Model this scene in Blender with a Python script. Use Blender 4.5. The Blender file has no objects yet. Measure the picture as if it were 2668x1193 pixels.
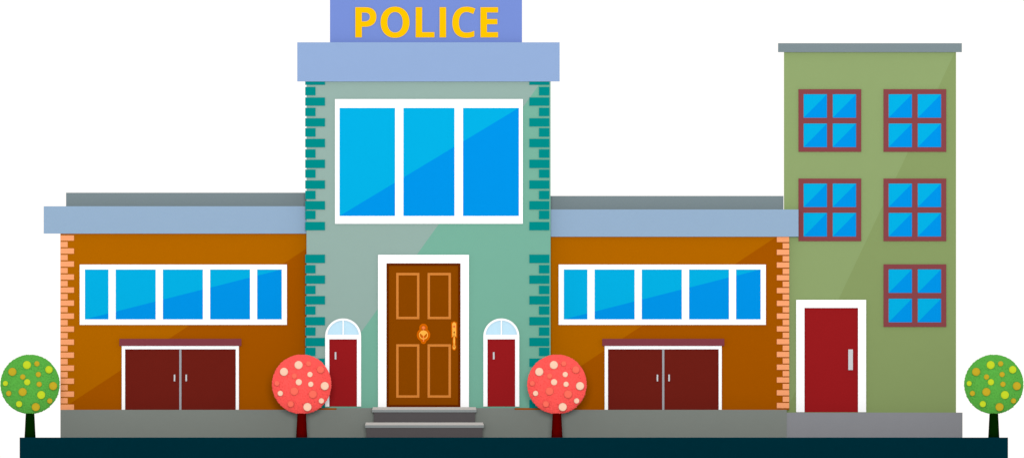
import bpy, bmesh, math, random
from mathutils import Vector, Matrix
random.seed(7)
SC = bpy.context.scene
COL = SC.collection
ZS = 0.00998                      # metres per source pixel, vertically (0.01 horizontally)
def X(px): return (px - 1334.0) * 0.01
def Z(py): return (1193.0 - py) * ZS

# ------------------------------------------------------------------ materials
GAIN = (2.62, 2.57, 2.5)         # how bright a facing wall gets under this light
def lin(c): return c / 12.92 if c <= 0.04045 else ((c + 0.055) / 1.055) ** 2.4
MATS = {}
def mat(name, hexa, rough=0.85, spec=0.0, var=0.03, scale=3.0, bump=0.0, gain=1.0, bscale=40.0):
    if name in MATS: return MATS[name]
    rgb = [lin(int(hexa[i:i + 2], 16) / 255.0) / (GAIN[k] * gain) for k, i in enumerate((0, 2, 4))]
    rgb = [min(v, 0.93) for v in rgb]
    m = bpy.data.materials.new(name); m.use_nodes = True
    nt = m.node_tree; N = nt.nodes; L = nt.links
    b = N['Principled BSDF']
    b.inputs['Roughness'].default_value = rough
    b.inputs['Specular IOR Level'].default_value = spec
    tc = N.new('ShaderNodeTexCoord')
    no = N.new('ShaderNodeTexNoise'); no.inputs['Scale'].default_value = scale
    no.inputs['Detail'].default_value = 6.0; no.inputs['Roughness'].default_value = 0.65
    L.new(tc.outputs['Object'], no.inputs['Vector'])
    mr = N.new('ShaderNodeMapRange')
    mr.inputs['From Min'].default_value = 0.25; mr.inputs['From Max'].default_value = 0.75
    mr.inputs['To Min'].default_value = 1.0 - var; mr.inputs['To Max'].default_value = 1.0 + var
    L.new(no.outputs['Fac'], mr.inputs['Value'])
    mx = N.new('ShaderNodeVectorMath'); mx.operation = 'SCALE'
    mx.inputs[0].default_value = rgb
    L.new(mr.outputs['Result'], mx.inputs['Scale'])
    L.new(mx.outputs['Vector'], b.inputs['Base Color'])
    if bump > 0:
        n2 = N.new('ShaderNodeTexNoise'); n2.inputs['Scale'].default_value = bscale; n2.inputs['Detail'].default_value = 4
        L.new(tc.outputs['Object'], n2.inputs['Vector'])
        bp = N.new('ShaderNodeBump'); bp.inputs['Strength'].default_value = bump; bp.inputs['Distance'].default_value = 0.01
        L.new(n2.outputs['Fac'], bp.inputs['Height']); L.new(bp.outputs['Normal'], b.inputs['Normal'])
    MATS[name] = m
    return m

M = dict(
    sign=mat('sign_blue_paint', '7C94DC', var=0.0067, gain=0.982),
    letter=mat('yellow_letter_paint', 'FFC502', var=.0, gain=0.910),
    fascia=mat('tower_fascia_blue', '98B3DD', var=0.0090, gain=0.969),
    wfascia=mat('wing_fascia_blue', '98B3CE', var=0.0090, gain=0.915),
    parapet=mat('slate_grey_roof', '7C8A8E', var=0.0113, gain=0.861),
    ochre=mat('ochre_plaster_sheen', 'B26500', var=0.0113, bump=.05, gain=0.858),  # lighter half: diagonal sheen put into the wall colour
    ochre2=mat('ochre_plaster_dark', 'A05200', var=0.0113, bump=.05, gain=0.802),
    brick=mat('peach_brick', 'FFA873', var=0.0135, scale=9, bump=.05, gain=0.876),
    teal=mat('teal_quoin_stone', '00938F', var=0.0135, scale=9, bump=.05, gain=0.988),
    sage=mat('tower_plaster_sheen', '9AB5AC', var=0.0090, bump=.05, gain=0.927),  # paler half carries the tower's painted diagonal sheen
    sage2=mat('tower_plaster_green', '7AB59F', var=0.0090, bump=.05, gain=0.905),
    olive=mat('olive_plaster_sheen', '91A66E', var=0.0090, bump=.05, gain=0.900),  # sheen across the block, painted as a lighter half
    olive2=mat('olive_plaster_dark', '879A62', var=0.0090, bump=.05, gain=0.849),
    cyan=mat('glass_cyan_reflection', '03B7EC', rough=.5, spec=.001, var=0.0045, gain=0.960),  # window reflection painted as the lighter cyan half
    blue=mat('glass_blue_base', '0098ED', rough=.5, spec=.001, var=0.0045, gain=0.934),  # pane colour outside the painted reflection
    pale=mat('glass_pale_tint', 'C5E8F9', rough=.5, spec=.001, var=0.0045, gain=0.827),
    white=mat('white_paint', 'FFFFFF', var=.0, gain=0.780),
    red=mat('red_door_paint', '931A1D', var=0.0090, gain=0.783),
    maroon=mat('maroon_door_paint', '6B1E16', var=0.0135, gain=0.786),
    plum=mat('plum_canopy_paint', '813D46', var=0.0135, gain=0.832),
    plumw=mat('plum_window_paint', '844246', var=0.0090, gain=0.827),
    steel=mat('grey_post_metal', '9B9B9F', var=0.0090, gain=0.760),
    silver=mat('silver_handle_metal', 'C7C8CA', var=0.0090, gain=0.788),
    wood=mat('brown_door_wood', '8B4500', var=0.0180, scale=5, gain=0.875),
    wooddk=mat('dark_brown_wood', '622500', var=0.0135, gain=0.779),
    mould=mat('light_brown_moulding', 'DC8638', var=0.0090, gain=0.909),
    brassd=mat('dark_brass', 'CF6200', var=0.0090, gain=0.807),
    brass=mat('bright_brass', 'FFB347', var=0.0090, gain=0.807),
    copper=mat('copper', 'FF8845', var=0.0090, gain=0.807),
    hole=mat('keyhole_dark', '5A0600', var=.0),
    pave=mat('grey_green_paving_stone', '777C76', var=0.0158, bump=.2, gain=0.736),
    pave2=mat('violet_grey_paving_stone', '828387', var=0.0135, bump=.2, gain=0.732),
    road=mat('dark_blue_asphalt', '002B36', var=0.0400, scale=6, bump=.3, gain=0.832),
    ground=mat('pale_ground', 'F8F8F6', var=.005, gain=.415),
    riser=mat('dark_grey_riser_stone', '534F50', var=0.0135, gain=0.778),
    nosing=mat('light_stone_tread', 'B5B0AA', var=0.0090, gain=0.487),
    lip=mat('grey_stone_lip', '858A8A', var=0.0090, gain=0.789),
    leafg=mat('green_leaves', '5AAE45', var=0.0480, scale=26, gain=0.753),
    leafp=mat('pink_blossom_leaves', 'FF5A55', var=0.0400, scale=26, gain=0.708),
    trunkg=mat('dark_green_bark', '032000', var=.12, scale=14, bump=.3, gain=0.722),
    trunkp=mat('dark_red_bark', '570100', var=.12, scale=14, bump=.3, gain=0.773),
    lime=mat('lime_fruit', 'C8DA2B', var=0.0090, gain=0.879), gold=mat('gold_fruit', 'C8AC28', var=0.0090, gain=0.879),
    cream=mat('cream_blossom', 'FFD0B3', var=0.0090, gain=0.839), coral=mat('coral_blossom', 'FF6F5C', var=0.0090, gain=0.839),
)

# ------------------------------------------------------------------ object helpers
def tag(o, label=None, cat=None, group=None, kind=None):
    if label: o['label'] = label
    if cat: o['category'] = cat
    if group: o['group'] = group
    if kind: o['kind'] = kind
    return o
def empty(name, loc, label, cat, group=None):
    o = bpy.data.objects.new(name, None); COL.objects.link(o); o.location = loc
    o.empty_display_size = .3
    return tag(o, label, cat, group)

class MB:
    """collects shapes (pixel x, pixel y, depth in metres) into one mesh"""
    def __init__(s): s.bm = bmesh.new(); s.mats = []
    def mi(s, m):
        if m not in s.mats: s.mats.append(m)
        return s.mats.index(m)
    def _paint(s, faces, m):
        i = s.mi(m)
        for f in faces: f.material_index = i
    def box(s, x0, x1, y0, y1, f, b, m):
        """x0..x1, y0 (top)..y1 (bottom) in source pixels; f/b front and back depth"""
        vs = [s.bm.verts.new((X(x), d, Z(y))) for d in (f, b) for x, y in ((x0, y1), (x1, y1), (x1, y0), (x0, y0))]
        fs = [s.bm.faces.new([vs[i] for i in q]) for q in ((0, 1, 2, 3), (7, 6, 5, 4), (4, 5, 1, 0), (3, 2, 6, 7), (4, 0, 3, 7), (1, 5, 6, 2))]
        s._paint(fs, m)
        return fs
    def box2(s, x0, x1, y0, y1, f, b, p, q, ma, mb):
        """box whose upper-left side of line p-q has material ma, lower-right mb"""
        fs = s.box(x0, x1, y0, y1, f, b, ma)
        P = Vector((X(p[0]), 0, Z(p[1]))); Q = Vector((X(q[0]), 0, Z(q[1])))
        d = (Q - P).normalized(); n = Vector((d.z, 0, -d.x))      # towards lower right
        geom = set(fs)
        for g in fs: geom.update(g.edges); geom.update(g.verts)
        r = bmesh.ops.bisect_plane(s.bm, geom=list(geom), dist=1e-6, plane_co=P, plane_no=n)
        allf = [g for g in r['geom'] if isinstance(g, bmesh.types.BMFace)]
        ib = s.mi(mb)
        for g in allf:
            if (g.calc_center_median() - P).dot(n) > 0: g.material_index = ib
    def grid(s, xs, ys, holes, f, b, m):
        """plate with cell holes (i, j) extruded from f to b"""
        V = {}
        def v(i, j, d):
            k = (i, j, d)
            if k not in V: V[k] = s.bm.verts.new((X(xs[i]), d, Z(ys[j])))
            return V[k]
        cells = {(i, j) for i in range(len(xs) - 1) for j in range(len(ys) - 1)} - set(holes)
        fs = []
        for i, j in cells:
            fs.append(s.bm.faces.new([v(i, j + 1, f), v(i + 1, j + 1, f), v(i + 1, j, f), v(i, j, f)]))
            fs.append(s.bm.faces.new([v(i, j, b), v(i + 1, j, b), v(i + 1, j + 1, b), v(i, j + 1, b)]))
            for di, dj, e in ((-1, 0, ((i, j), (i, j + 1))), (1, 0, ((i + 1, j + 1), (i + 1, j))), (0, -1, ((i + 1, j), (i, j))), (0, 1, ((i, j + 1), (i + 1, j + 1)))):
                if (i + di, j + dj) not in cells:
                    a, c = e
                    fs.append(s.bm.faces.new([v(*a, b), v(*c, b), v(*c, f), v(*a, f)]))
        s._paint(fs, m)
    def poly(s, loops, f, b, m):
        """extruded outline(s) in pixels, with holes"""
        es = []
        for lp in loops:
            vs = [s.bm.verts.new((X(x), f, Z(y))) for x, y in lp]
            es += [s.bm.edges.new((vs[i], vs[(i + 1) % len(vs)])) for i in range(len(vs))]
        r = bmesh.ops.triangle_fill(s.bm, use_beauty=True, use_dissolve=False, edges=es, normal=(0, -1, 0))
        fs = [g for g in r['geom'] if isinstance(g, bmesh.types.BMFace)]
        for g in fs:
            g.normal_update()
            if g.normal.y > 0: g.normal_flip()
        e = bmesh.ops.extrude_face_region(s.bm, geom=fs, use_keep_orig=True)
        nv = [g for g in e['geom'] if isinstance(g, bmesh.types.BMVert)]
        nf = [g for g in e['geom'] if isinstance(g, bmesh.types.BMFace)]
        for w in nv: w.co.y = b
        side = {g for w in nv for g in w.link_faces}
        allf = set(fs) | set(nf) | side
        s._paint(allf, m)
        bmesh.ops.recalc_face_normals(s.bm, faces=list(allf))
    def ball(s, c, r, m, sub=3, scale=(1, 1, 1)):
        q = bmesh.ops.create_icosphere(s.bm, subdivisions=sub, radius=r, matrix=Matrix.Translation(c) @ Matrix.Diagonal((*scale, 1)))
        fs = {g for w in q['verts'] for g in w.link_faces}
        s._paint(fs, m)
        for g in fs: g.smooth = True
    def build(s, name, parent=None, label=None, bevel=0.0):
        if bevel:
            bmesh.ops.bevel(s.bm, geom=[e for e in s.bm.edges if e.is_manifold and len(e.link_faces) == 2 and e.calc_face_angle(0) > .6],
                            offset=bevel, segments=1, affect='EDGES', clamp_overlap=True)
        me = bpy.data.meshes.new(name); s.bm.to_mesh(me); s.bm.free()
        for m in s.mats: me.materials.append(m)
        o = bpy.data.objects.new(name, me); COL.objects.link(o)
        if parent is not None:
            o.parent = parent
            top = parent
            while top.parent: top = top.parent
            if top is parent: o.matrix_parent_inverse = Matrix.Translation(top.location).inverted()
        if label: o['label'] = label
        return o

def bez(p0, p1, p2, p3, n=10):
    return [tuple((1 - t) ** 3 * a + 3 * (1 - t) ** 2 * t * b_ + 3 * (1 - t) * t * t * c + t ** 3 * d for a, b_, c, d in zip(p0, p1, p2, p3)) for t in [k / n for k in range(1, n + 1)]]
def path(start, *segs):
    pts = [start]
    for sg in segs:
        if len(sg) == 3: pts += bez(pts[-1], *sg)
        else: pts.append(sg)
    return pts
def circ(cx, cy, r, n=32, ry=None, p=2.0):
    ry = ry or r
    out = []
    for k in range(n):
        a = 2 * math.pi * k / n; c, s_ = math.cos(a), math.sin(a)
        out.append((cx + r * math.copysign(abs(c) ** (2 / p), c), cy + ry * math.copysign(abs(s_) ** (2 / p), s_)))
    return out

# ------------------------------------------------------------------ setting
YT, YW, YG = -0.40, 0.0, 0.15     # front planes: tower, wings, apartment block
g = MB()
vs = [g.bm.verts.new(v) for v in ((-400, -300, -.06), (400, -300, -.06), (400, 500, -.06), (-400, 500, -.06))]
g._paint([g.bm.faces.new(vs)], M['ground'])
tag(g.build('ground'), 'flat white ground around the dark road strip', kind='structure')
r = MB(); r.box(51.2, 2626.3, 1139.8, 1198, -2.0, 7.0, M['road'])
tag(r.build('road', bevel=.004), 'dark navy strip of road running under the whole row of buildings', kind='structure')
p = MB()
p.box(157.5, 2049.7, 1067.7, 1139.8, -.75, 6.4, M['pave'])
p.box(876.8, 1340.8, 1062.9, 1067.7, -.748, YT + .3, M['pave'])
tag(p.build('pavement'), 'long grey-green raised pavement under the police station and its two wings', kind='structure')
p = MB(); p.box(2049.7, 2507.7, 1074.8, 1139.8, -.73, 6.3, M['pave2'])
tag(p.build('pavement'), 'lighter violet-grey raised pavement under the olive apartment block', kind='structure')

# ------------------------------------------------------------------ shared part builders
def strip_window(parent, xs, y0, y1, pane_x, py0, py1, wall_y, fm, label=None):
    xx = [xs[0]] + [v for a in pane_x for v in a] + [xs[1]]
    gl = MB()
    P, Q = (pane_x[0][0], py1), (pane_x[-1][1], py0)
    for a, b in pane_x:
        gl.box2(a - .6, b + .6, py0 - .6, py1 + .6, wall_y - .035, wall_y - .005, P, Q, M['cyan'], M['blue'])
    w = gl.build('window', parent, label)
    fr = MB(); fr.grid(xx, [y0, py0, py1, y1], [(1 + 2 * k, 1) for k in range(len(pane_x))], wall_y - .05, wall_y + .01, fm)
    fr.build('frame', w)
    return w
def four_window(parent, x, y, label=None):
    cs = (13.4, 74.5, 89.3, 150.4); rs = (12.9, 74.5, 89.3, 151.2)
    gl = MB()
    for a, b in ((0, 1), (2, 3)):
        for c, d in ((0, 1), (2, 3)):
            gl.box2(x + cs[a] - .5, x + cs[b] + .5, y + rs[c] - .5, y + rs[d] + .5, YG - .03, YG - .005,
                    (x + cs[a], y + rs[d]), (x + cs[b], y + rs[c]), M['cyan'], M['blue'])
    w = gl.build('window', parent, label)
    fr = MB(); fr.grid([x] + [x + c for c in cs] + [x + 163.6], [y] + [y + c for c in rs] + [y + 163.2],
                       [(1, 1), (3, 1), (1, 3), (3, 3)], YG - .05, YG + .01, M['plumw'])
    fr.build('frame', w)

def wing(ox_door, ox_win, label, root_x):
    root = empty('brick_wing', (X(root_x), 0, Z(1067.7)), label, 'building', 'low ochre wings beside the tower')
    win = [(221.2, 282.6), (301.4, 405.6), (424.3, 528.5), (547.6, 651.4), (670.1, 734.0)]
    strip_window(root, (207.6 + ox_win, 747.6 + ox_win), 689.2, 846.3, [(a + ox_win, b + ox_win) for a, b in win], 702, 831.9, YW, M['white'])
    o = ox_door
    c = MB(); c.box(311.2 + o, 628.7 + o, 882.7, 900.9, YW - .12, YW + .01, M['plum']); c.build('canopy', root, bevel=.004)
    f = MB(); f.grid([317.2 + o, 325.9 + o, 614.3 + o, 622.3 + o], [901.1, 909.8, 1067.5], [(1, 1)], YW - .07, YW + .01, M['white']); f.build('door_frame', root)
    b = MB(); b.box(467.1 + o, 472.7 + o, 909.2, 1069.4, YW - .055, YW + .01, M['steel']); b.build('centre_post', root)
    for a, e, h in ((325.5, 467.3, 452.7), (472.5, 614.7, 483.1)):
        d = MB(); d.box(a + o, e + o, 909.4, 1067.4, YW - .03, YW + .01, M['maroon']); d = d.build('door', root)
        k = MB(); k.box(h + o, h + 4 + o, 975.9, 993.2, YW - .075, YW - .055, M['silver'])
        k.box(h + .6 + o, h + 3.4 + o, 977.5, 980, YW - .056, YW - .028, M['silver'])
        k.box(h + .6 + o, h + 3.4 + o, 989, 991.5, YW - .056, YW - .028, M['silver']); k.build('handle', d)
    return root

def corner(parent, rows, name, m, f, b):
    q = MB()
    for x0, x1, y0, y1 in rows: q.box(x0, x1, y0, y1, f, b, m)
    return q.build(name, parent, bevel=.004)

# ------------------------------------------------------------------ left wing
L = wing(0, 0, 'low ochre wing left of the police tower, beside the green tree', 478)
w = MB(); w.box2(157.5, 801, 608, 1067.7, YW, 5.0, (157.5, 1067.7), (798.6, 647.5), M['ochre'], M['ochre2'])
w.box(793, 876.8, 1062.9, 1067.7, YT - .02, YW - .002, M['ochre2']); w.build('wall', L)
w = MB(); w.box(113.9, 801, 537.3, 608.6, YW - .1, 5.15, M['wfascia']); w.build('roof', L)
w = MB(); w.box(172.2, 801, 502, 537.3, YW + .2, 4.8, M['parapet']); w.build('parapet', L)
rows = []
for k in range(14):
    y = 613.1 + 33.9 * k; rows.append((157.2, 192.7, y, y + 13.9))
    if k < 13: rows.append((157.2, 176.3, y + 17, y + 30.9))
corner(L, rows, 'corner_bricks', M['brick'], YW - .025, YW + .4)

# ------------------------------------------------------------------ right wing
R = wing(1258.2, 1247.8, 'low ochre wing between the police tower and the olive apartment block', 1745)
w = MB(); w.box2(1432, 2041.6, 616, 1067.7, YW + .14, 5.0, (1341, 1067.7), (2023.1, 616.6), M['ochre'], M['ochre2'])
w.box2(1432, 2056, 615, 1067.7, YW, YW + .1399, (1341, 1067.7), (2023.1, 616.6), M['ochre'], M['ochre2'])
w.box(1340.8, 1440, 1062.9, 1067.7, YT - .02, YW - .002, M['ochre2']); w.build('wall', R)
w = MB(); w.grid([1432, 2041.4], [545.7, 616.6], [], YW + .13, 5.15, M['wfascia'])
w.box(1432, 2080.4, 545.7, 616.6, YW - .1, YW + .1299, M['wfascia']); w.build('roof', R)
w = MB(); w.box(1432, 2041.2, 510.4, 545.7, YW + .2, 4.8, M['parapet']); w.build('parapet', R)
rows = []
for k in range(14):
    y = 617.0 + 33.28 * k; rows.append((2024, 2056.3, y, y + 13.6))
    if k < 13: rows.append((2039.3, 2056.3, y + 16.7, y + 30.4))
corner(R, rows, 'corner_bricks', M['brick'], YW - .025, YW + .12)

# ------------------------------------------------------------------ police tower
T = empty('police_station', (X(1116), 0, Z(1062.9)), 'tall grey-green central tower with teal corner stones and a brown panelled door', 'building')
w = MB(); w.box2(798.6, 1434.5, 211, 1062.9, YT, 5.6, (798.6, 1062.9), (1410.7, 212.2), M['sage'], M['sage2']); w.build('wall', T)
w = MB(); w.box(774.5, 1458.1, 110.1, 212.2, YT - .11, 5.8, M['fascia']); w.build('roof', T)
strip_window(T, (872.8, 1362.2), 258, 583, [(884.6, 1029.3), (1051.1, 1184.2), (1206.4, 1351.9)], 281, 562.6, YT, M['white'])
lo = [(211.5, 221.1), (253.8, 275.4), (307.9, 329.4), (361.6, 383.7), (415.9, 437.7), (469.9, 491.7), (523.9, 546), (578.2, 600),
      (663.2, 685.3), (717.4, 739.1), (771.1, 793.1), (825.8, 847.5), (880, 901.7), (933.8, 955.5), (987.8, 1009.5), (1041.7, 1063.3)]
sh = [(226.4, 248.5), (280.7, 302.5), (333.8, 356), (389, 410.9), (441.6, 463.1), (497, 518.9), (548.7, 570.8),
      (690.5, 712.2), (744.3, 766), (798, 819.7), (852.7, 874.4), (905.5, 927.2), (960.5, 982.2), (1014.5, 1036.2)]
for t0, t1 in ((0, 610), (610, 1100)):
    corner(T, [(795.2, 846.9, a, b) for a, b in lo if t0 < a < t1] + [(795.2, 822.1, a, b) for a, b in sh if t0 < a < t1], 'corner_stones', M['teal'], YT - .03, YT + .35)
    corner(T, [(1379, 1431.3, a, b) for a, b in lo if t0 < a < t1] + [(1404.1, 1431.3, a, b) for a, b in sh if t0 < a < t1], 'corner_stones', M['teal'], YT - .03, YT + .2)
# main door
y = YT
d = MB(); d.box(1012.5, 1194.4, 691.4, 1055, y - .03, y + .01, M['wood']); D = d.build('door', T, 'brown wooden entrance door with four raised panels')
f = MB(); f.grid([984.9, 1006.9, 1199.9, 1221.9], [663.8, 685.8, 1060.8], [(1, 1)], y - .07, y + .01, M['white']); f.build('frame', D)
f = MB(); f.grid([1006.6, 1012.9, 1193.9, 1200.2], [685.5, 691.8, 1054.6, 1060.7], [(1, 1)], y - .06, y + .01, M['wooddk']); f.build('door_jamb', D)
for x0, x1 in ((1032.3, 1092.7), (1114, 1174.8)):
    for y0, y1 in ((710.8, 831.4), (896.7, 1036)):
        q = MB(); q.grid([x0, x0 + 6.2, x1 - 6.2, x1], [y0, y0 + 6.4, y1 - 6.2, y1], [(1, 1)], y - .04, y - .028, M['mould']); q.build('moulding', D)
k = MB(); cx = 1103.4
def union_outline(circles, n=160, cy=872):
    out = []
    for i in range(n):                                   # star-shaped outline around the middle circle
        a = 2 * math.pi * i / n; dx, dy = math.cos(a), math.sin(a); best = 0
        for (ux, uy, ur) in circles:
            ox, oy = ux - cx, uy - cy
            t = ox * dx + oy * dy; q2 = ur * ur - (ox * ox + oy * oy - t * t)
            if q2 >= 0: best = max(best, t + math.sqrt(q2))
        out.append((cx + best * dx, cy + best * dy))
    return out
k.poly([union_outline([(cx, 854.2, 11), (cx, 872.6, 17.6), (cx, 888.6, 7.6)])], y - .045, y - .028, M['brassd'])
k.ball((X(cx), y - .06, Z(854.2)), .051, M['copper'])
k.box(cx - 1.6, cx + 1.6, 857, 889.6, y - .058, y - .044, M['copper'])
k.poly([circ(cx, 872.4, 11.8), circ(cx, 872.4, 9.2)], y - .072, y - .05, M['brass'])
k.poly([[(cx - 9.6, 865), (cx - 7.4, 863.2), (cx + 7.4, 863.2), (cx + 9.6, 865), (cx + 8.4, 868.4), (cx, 876.6), (cx - 8.4, 868.4)]], y - .074, y - .051, M['brass'])
k.build('knocker', D)
h = MB(); hx = 1183.3
h.poly([path((hx - 7.9, 839.4), (hx - 4.8, 839.4), ((hx - 3, 836.2), (hx + 3, 836.2), (hx + 4.8, 839.4)), (hx + 7.9, 839.4), (hx + 7.9, 879.8), (hx + 4.2, 880.2),
             ((hx + 3.6, 885), (hx + 6, 892), (hx + 4.2, 897.5)), ((hx + 7.5, 900), (hx + 6.6, 913.2), (hx, 913.2)), ((hx - 6.6, 913.2), (hx - 7.5, 900), (hx - 4.2, 897.5)),
             ((hx - 6, 892), (hx - 3.6, 885), (hx - 4.2, 880.2)), (hx - 7.9, 879.8))], y - .042, y - .028, M['brassd'])
h.poly([path((hx - 5, 842.5), (hx - 3.5, 842.2), ((hx - 2.5, 838.9), (hx + 2.5, 838.9), (hx + 3.5, 842.2)), (hx + 5, 842.5), (hx + 5, 877), (hx - 5, 877))], y - .055, y - .041, M['brass'])
h.poly([circ(hx, 904.3, 3.5, 24, ry=6)], y - .053, y - .041, M['brass'])
h.poly([path((hx - 1.2, 875.8), ((hx - 1.4, 880), (hx - 2.4, 884), (hx - 2.3, 889)), ((hx - 2.3, 893), (hx - 1.2, 896), (hx - 1.2, 901)), (hx + 1.2, 901),
             ((hx + 1.2, 896), (hx + 2.3, 893), (hx + 2.3, 889)), ((hx + 2.4, 884), (hx + 1.4, 880), (hx + 1.2, 875.8)))], y - .09, y - .05, M['brass'])
h.poly([circ(hx, 850.8, 3.2, 20)], y - .06, y - .053, M['copper']); h.poly([circ(hx, 850.8, 1.2, 12)], y - .064, y - .058, M['hole'])
h.poly([circ(hx, 864.9, 1.6, 12)], y - .058, y - .053, M['hole']); h.box(hx - .8, hx + .8, 866, 869.9, y - .0585, y - .053, M['hole'])
h.poly([circ(hx, 875.6, 2.2, 16), circ(hx, 875.6, 1.25, 16)], y - .0575, y - .053, M['hole'])
h.poly([path((hx - 2.1, 901.4), (hx - 1.2, 901.4), ((hx - 1.2, 904.6), (hx + 1.2, 904.6), (hx + 1.2, 901.4)), (hx + 2.1, 901.4), ((hx + 2.1, 906), (hx - 2.1, 906), (hx - 2.1, 901.4)))], y - .0555, y - .051, M['hole'])
h.build('handle', D)
# two small arched side doors
for o in (0, 412.2):
    cx2 = 894.0 + o
    d = MB(); d.box(857.4 + o, 930.4 + o, 883.3, 1059, y - .03, y + .01, M['red']); S = d.build('door', T, 'small dark red side door under a white arched fanlight')
    def arc(rx, ry, base, cyy, n=28): return [(cx2 - rx * math.cos(math.pi * i / n), cyy - ry * math.sin(math.pi * i / n)) for i in range(n + 1)]
    f = MB()
    outer = [(847.1 + o, 1059.1)] + arc(46.9, 46.9, 0, 876.4) + [(940.9 + o, 1059.1), (930 + o, 1059.1), (930 + o, 883.8), (857.9 + o, 883.8), (857.9 + o, 1059.1)]
    hl = [q for q in arc(41.3, 41.3, 0, 876.1) if q[1] < 871.0]
    def half(sign):
        pts = [q for q in hl if sign * (q[0] - cx2) > 2.5]
        ends = [(cx2 + sign * 40.9, 871.9)], [(cx2 + sign * 1.6, 871.9), (cx2 + sign * 1.6, 876.1 - 41.25)]
        return ends[0] + pts + ends[1][::-1] if sign < 0 else ends[0] + pts[::-1] + ends[1][::-1]
    f.poly([outer, half(-1), half(1)], y - .07, y + .005, M['white']); f.build('frame', S)
    f = MB(); f.poly([[(cx2 - 42, 873)] + [q for q in arc(42, 42, 0, 876.1) if q[1] < 872.5] + [(cx2 + 42, 873)]], y - .035, y - .004, M['pale']); f.build('fanlight', S)
    k = MB(); k.box(872 + o, 876.4 + o, 917.3, 936.1, y - .075, y - .055, M['silver'])
    for yy in (919, 931.5): k.box(872.7 + o, 875.7 + o, yy, yy + 2.6, y - .056, y - .028, M['silver'])
    k.build('handle', S)

# ------------------------------------------------------------------ roof sign
s = MB(); s.box(859.8, 1360.1, -8, 110.1, YT + .05, YT + .3, M['sign'])
SG = s.build('roof_sign')
tag(SG, 'blue sign board reading POLICE in yellow capitals, standing on the tower roof', 'sign')
def zz(pts): return [(740 + a / 3.3882, b / 3.3882) for a, b in pts]
LET = [
    [path((629, 63), (718, 63), ((780, 63), (816, 93), (816, 147)), ((816, 205), (778, 236), (718, 236)), (688, 236), (688, 330), (629, 330)),
     path((688, 111), (715, 111), ((742, 111), (757, 124), (757, 149)), ((757, 174), (740, 188), (712, 188)), (688, 188))],
    [circ(980, 196, 128, 64, ry=138, p=2.15), circ(980, 196, 67, 64, ry=90, p=2.15)],
    [[(1162, 63), (1220, 63), (1220, 283), (1328, 283), (1328, 330), (1162, 330)]],
    [[(1373, 63), (1431, 63), (1431, 330), (1373, 330)]],
    [path((1690, 76), (1671, 124), ((1645, 112), (1628, 106), (1609, 106)), ((1568, 106), (1545, 143), (1545, 198)), ((1545, 258), (1567, 287), (1611, 287)),
          ((1632, 287), (1655, 281), (1680, 272)), (1680, 321), ((1658, 330), (1633, 334), (1606, 334)), ((1528, 334), (1485, 284), (1485, 198)),
          ((1485, 112), (1533, 58), (1609, 58)), ((1638, 58), (1664, 64), (1689, 75)))],
    [[(1734, 63), (1890, 63), (1890, 110), (1792, 110), (1792, 167), (1884, 167), (1884, 214), (1792, 214), (1792, 283), (1890, 283), (1890, 330), (1734, 330)]],
]
for lp in LET:
    q = MB(); q.poly([zz(l) for l in lp], YT + .025, YT + .055, M['letter']); q.build('letter', SG)

# ------------------------------------------------------------------ apartment block
A = empty('apartment_block', (X(2266), 0, Z(1075)), 'tall olive green block with plum framed windows and a red door', 'building')
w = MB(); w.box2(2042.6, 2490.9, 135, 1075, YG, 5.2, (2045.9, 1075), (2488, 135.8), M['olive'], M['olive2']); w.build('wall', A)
w = MB(); w.box(2027.2, 2506.1, 112.4, 135.8, YG - .11, 5.35, M['parapet']); w.build('roof', A)
for x_, y_ in ((2080.3, 232.3), (2301.8, 232.3), (2080.3, 465.1), (2301.8, 465.1), (2301.8, 688.5)): four_window(A, x_, y_)
d = MB(); d.box(2095.5, 2236.1, 801.7, 1073.7, YG - .03, YG + .01, M['red']); D2 = d.build('door', A)
f = MB(); f.grid([2074.4, 2096, 2235.6, 2256.7], [781.1, 802.2, 1073.8], [(1, 1)], YG - .08, YG + .01, M['white']); f.build('frame', D2)
k = MB(); k.box(2210.2, 2222.2, 910.2, 964, YG - .09, YG - .06, M['silver'])
for yy in (916, 953): k.box(2212.5, 2220, yy, yy + 5, YG - .061, YG - .028, M['silver'])
k.build('handle', D2)

# ------------------------------------------------------------------ entrance steps
E = empty('entrance_steps', (X(1106), -1.1, Z(1139.8)), 'two dark grey stone steps with pale treads in front of the brown entrance door', 'steps')
def step(xr, xt, xb, y0, y1, y2, y3, front, back):
    b = MB(); b.box(xr[0], xr[1], y2, y3, front, back, M['riser']); st = b.build('step', E)
    t = MB(); fo = front - .03; sl = front + .16
    pts = {}
    def V(n, x, d, yy): pts[n] = t.bm.verts.new((X(x), d, Z(yy)))
    V('a', xb[0], fo, y2); V('b', xb[1], fo, y2); V('c', xb[1], fo, y1); V('d', xb[0], fo, y1)
    V('e', xt[0], sl, y0); V('f', xt[1], sl, y0); V('g', xt[0], back, y0); V('h', xt[1], back, y0); V('i', xb[0], back, y2); V('j', xb[1], back, y2)
    F = lambda q, m: t._paint([t.bm.faces.new([pts[c] for c in q])], m)
    F('abcd', M['lip']); F('dcfe', M['nosing']); F('efhg', M['nosing']); F('bjhfc', M['lip']); F('iadeg', M['lip']); F('jigh', M['lip']); F('ijba', M['lip'])
    t.build('tread', st)
step((973.9, 1237.6), (972, 1239.5), (969.6, 1241.4), 1060.6, 1067.6, 1074.1, 1100.8, -1.15, YT - .11)
step((954.5, 1256.8), (953.1, 1258.4), (951.2, 1260.7), 1100.6, 1107.7, 1114.5, 1139.8, -1.5, -.9)

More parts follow.
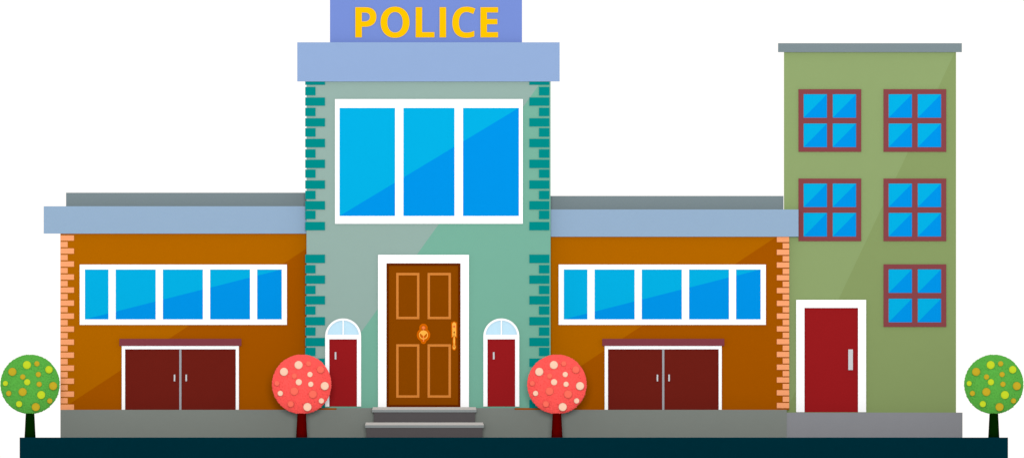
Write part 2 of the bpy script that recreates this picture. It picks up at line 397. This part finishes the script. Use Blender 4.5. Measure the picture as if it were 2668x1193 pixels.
# ------------------------------------------------------------------ round trees
SPOTS = [(337, 197, 52, 0, 0), (612, 255, 48, 0, 1), (68, 427, 33, 0, 1), (340, 411, 40, 0, 0), (515, 571, 52, 0, 1), (239, 684, 40, 0, 1),
         (155, 282, 52, 1, 0), (462, 181, 34, 1, 1), (285, 346, 34, 1, 1), (480, 315, 34, 1, 0), (490, 437, 34, 1, 0), (664, 459, 52, 1, 0),
         (109, 551, 34, 1, 0), (283, 533, 52, 1, 1), (622, 644, 34, 1, 0), (448, 721, 52, 1, 0)]
def leaf_crown(C0, R0, m):
    c = MB(); rnd = random.Random(3)
    c.ball(C0, R0 * .935, m, sub=4)
    n = 6500; LD = Vector((0, -1, .12)).normalized(); ga = math.pi * (3 - 5 ** .5)
    i0 = c.mi(m)
    for i in range(n):
        z = 1 - 2 * (i + .5) / n; rr = math.sqrt(1 - z * z); a = ga * i
        d = Vector((rr * math.cos(a), rr * math.sin(a), z)); d = (d + Vector([rnd.gauss(0, .012) for _ in range(3)])).normalized()
        t = d.cross(Vector((rnd.gauss(0, 1), rnd.gauss(0, 1), rnd.gauss(0, 1)))).normalized()
        nrm = (d * .35 + LD * (1 if d.y < .25 else -.6) + Vector([rnd.gauss(0, .16) for _ in range(3)])).normalized()   # leaves angled frontward to flatten the round crown's shading
        u = (t - nrm * t.dot(nrm)).normalized(); v = nrm.cross(u)
        s_ = rnd.uniform(.028, .042); o = C0 + d * R0 * rnd.uniform(.95, .972)
        q = [c.bm.verts.new(o + u * s_ * a1 + v * s_ * b1) for a1, b1 in ((-1, 0), (0, -.55), (1, 0), (0, .55))]
        f = c.bm.faces.new(q); f.material_index = i0
    return c
def tree(px, kind, label):
    Yc = -1.75
    root = empty('fruit_tree' if kind == 'g' else 'blossom_tree', (X(px), Yc, Z(1139.8)), label, 'tree', 'round trees standing along the front')
    C0 = Vector((X(px), Yc, Z(1001.25))); R0 = .782
    t = MB(); n = 20; prof = [(1140.4, 14.7), (1120, 13.5), (1100, 12.6), (1078, 11.4), (1060, 10.8)]
    mt = M['trunk' + kind]; i0 = t.mi(mt); rings = []
    for yy, rad in prof: rings.append([t.bm.verts.new((X(px) + rad * .01 * math.cos(2 * math.pi * i / n), Yc + rad * .01 * math.sin(2 * math.pi * i / n), Z(yy))) for i in range(n)])
    for a, b in zip(rings, rings[1:]):
        for i in range(n):
            f = t.bm.faces.new([a[i], a[(i + 1) % n], b[(i + 1) % n], b[i]]); f.smooth = True
    t.bm.faces.new(rings[0][::-1]); t.bm.faces.new(rings[-1])
    t.build('trunk', root)
    leaf_crown(C0, R0, M['leaf' + kind]).build('crown', root)
    for (zx, zy, zr, ci, pi_) in SPOTS:
        if kind == 'p':
            m = M['cream'] if pi_ == 0 else M['coral']
            if (zx, zy) == (285, 346): zy = 336
            if (zx, zy) == (283, 533): zy = 524
            if (zx, zy) == (515, 571): zy = 562
        else: m = M['lime'] if ci == 0 else M['gold']
        ox = (zx - 376) / 480.0; oz = -(zy - 438) / 480.0; rr = zr / 480.0
        dd = max(0, math.hypot(ox, oz) - rr)
        yd = math.sqrt(max(0, (R0 * 1.01) ** 2 - dd * dd))
        b = MB(); b.ball(Vector((C0.x + ox, Yc - yd, C0.z + oz)), rr, m, sub=3, scale=(1, .28, 1))
        b.build('fruit' if kind == 'g' else 'blossom', root)
tree(78.3, 'g', 'round green tree with yellow and gold fruit left of all the buildings')
tree(786.0, 'p', 'round pink tree with cream blossoms in front of the left corner of the tower')
tree(1451.1, 'p', 'round pink tree with cream blossoms in front of the right corner of the tower')
tree(2589.3, 'g', 'round green tree with yellow and gold fruit right of the olive block')

# ------------------------------------------------------------------ light, sky, camera
EL = math.radians(3)
W = bpy.data.worlds.new('World'); SC.world = W; W.use_nodes = True
nt = W.node_tree; N = nt.nodes; N.clear()
out = N.new('ShaderNodeOutputWorld'); add = N.new('ShaderNodeAddShader')
b1 = N.new('ShaderNodeBackground'); b1.inputs['Color'].default_value = (1, 1, 1, 1); b1.inputs['Strength'].default_value = 1.0   # white overcast
b2 = N.new('ShaderNodeBackground'); b2.inputs['Strength'].default_value = .05
sk = N.new('ShaderNodeTexSky'); sk.sky_type = 'NISHITA'; sk.sun_disc = False; sk.sun_elevation = EL; sk.sun_rotation = math.pi
nt.links.new(sk.outputs['Color'], b2.inputs['Color'])
nt.links.new(b1.outputs[0], add.inputs[0]); nt.links.new(b2.outputs[0], add.inputs[1]); nt.links.new(add.outputs[0], out.inputs['Surface'])
su = bpy.data.lights.new('sun', 'SUN'); su.energy = 5.0; su.angle = math.radians(14); su.color = (1, .985, .965)
so = bpy.data.objects.new('sun', su); COL.objects.link(so); so.rotation_euler = (math.pi / 2 - EL, 0, 0); so.location = (0, -20, 15)

cam = bpy.data.cameras.new('camera'); cam.type = 'ORTHO'; cam.ortho_scale = 26.68; cam.clip_end = 2000; cam.clip_start = .1
co = bpy.data.objects.new('camera', cam); COL.objects.link(co)
co.location = (0, -40, 1193 * ZS / 2); co.rotation_euler = (math.pi / 2, 0, 0)
SC.camera = co
SC.view_settings.view_transform = 'Standard'; SC.view_settings.look = 'None'; SC.view_settings.exposure = 0
SC.cycles.max_bounces = 6
SC.cycles.use_denoising = True
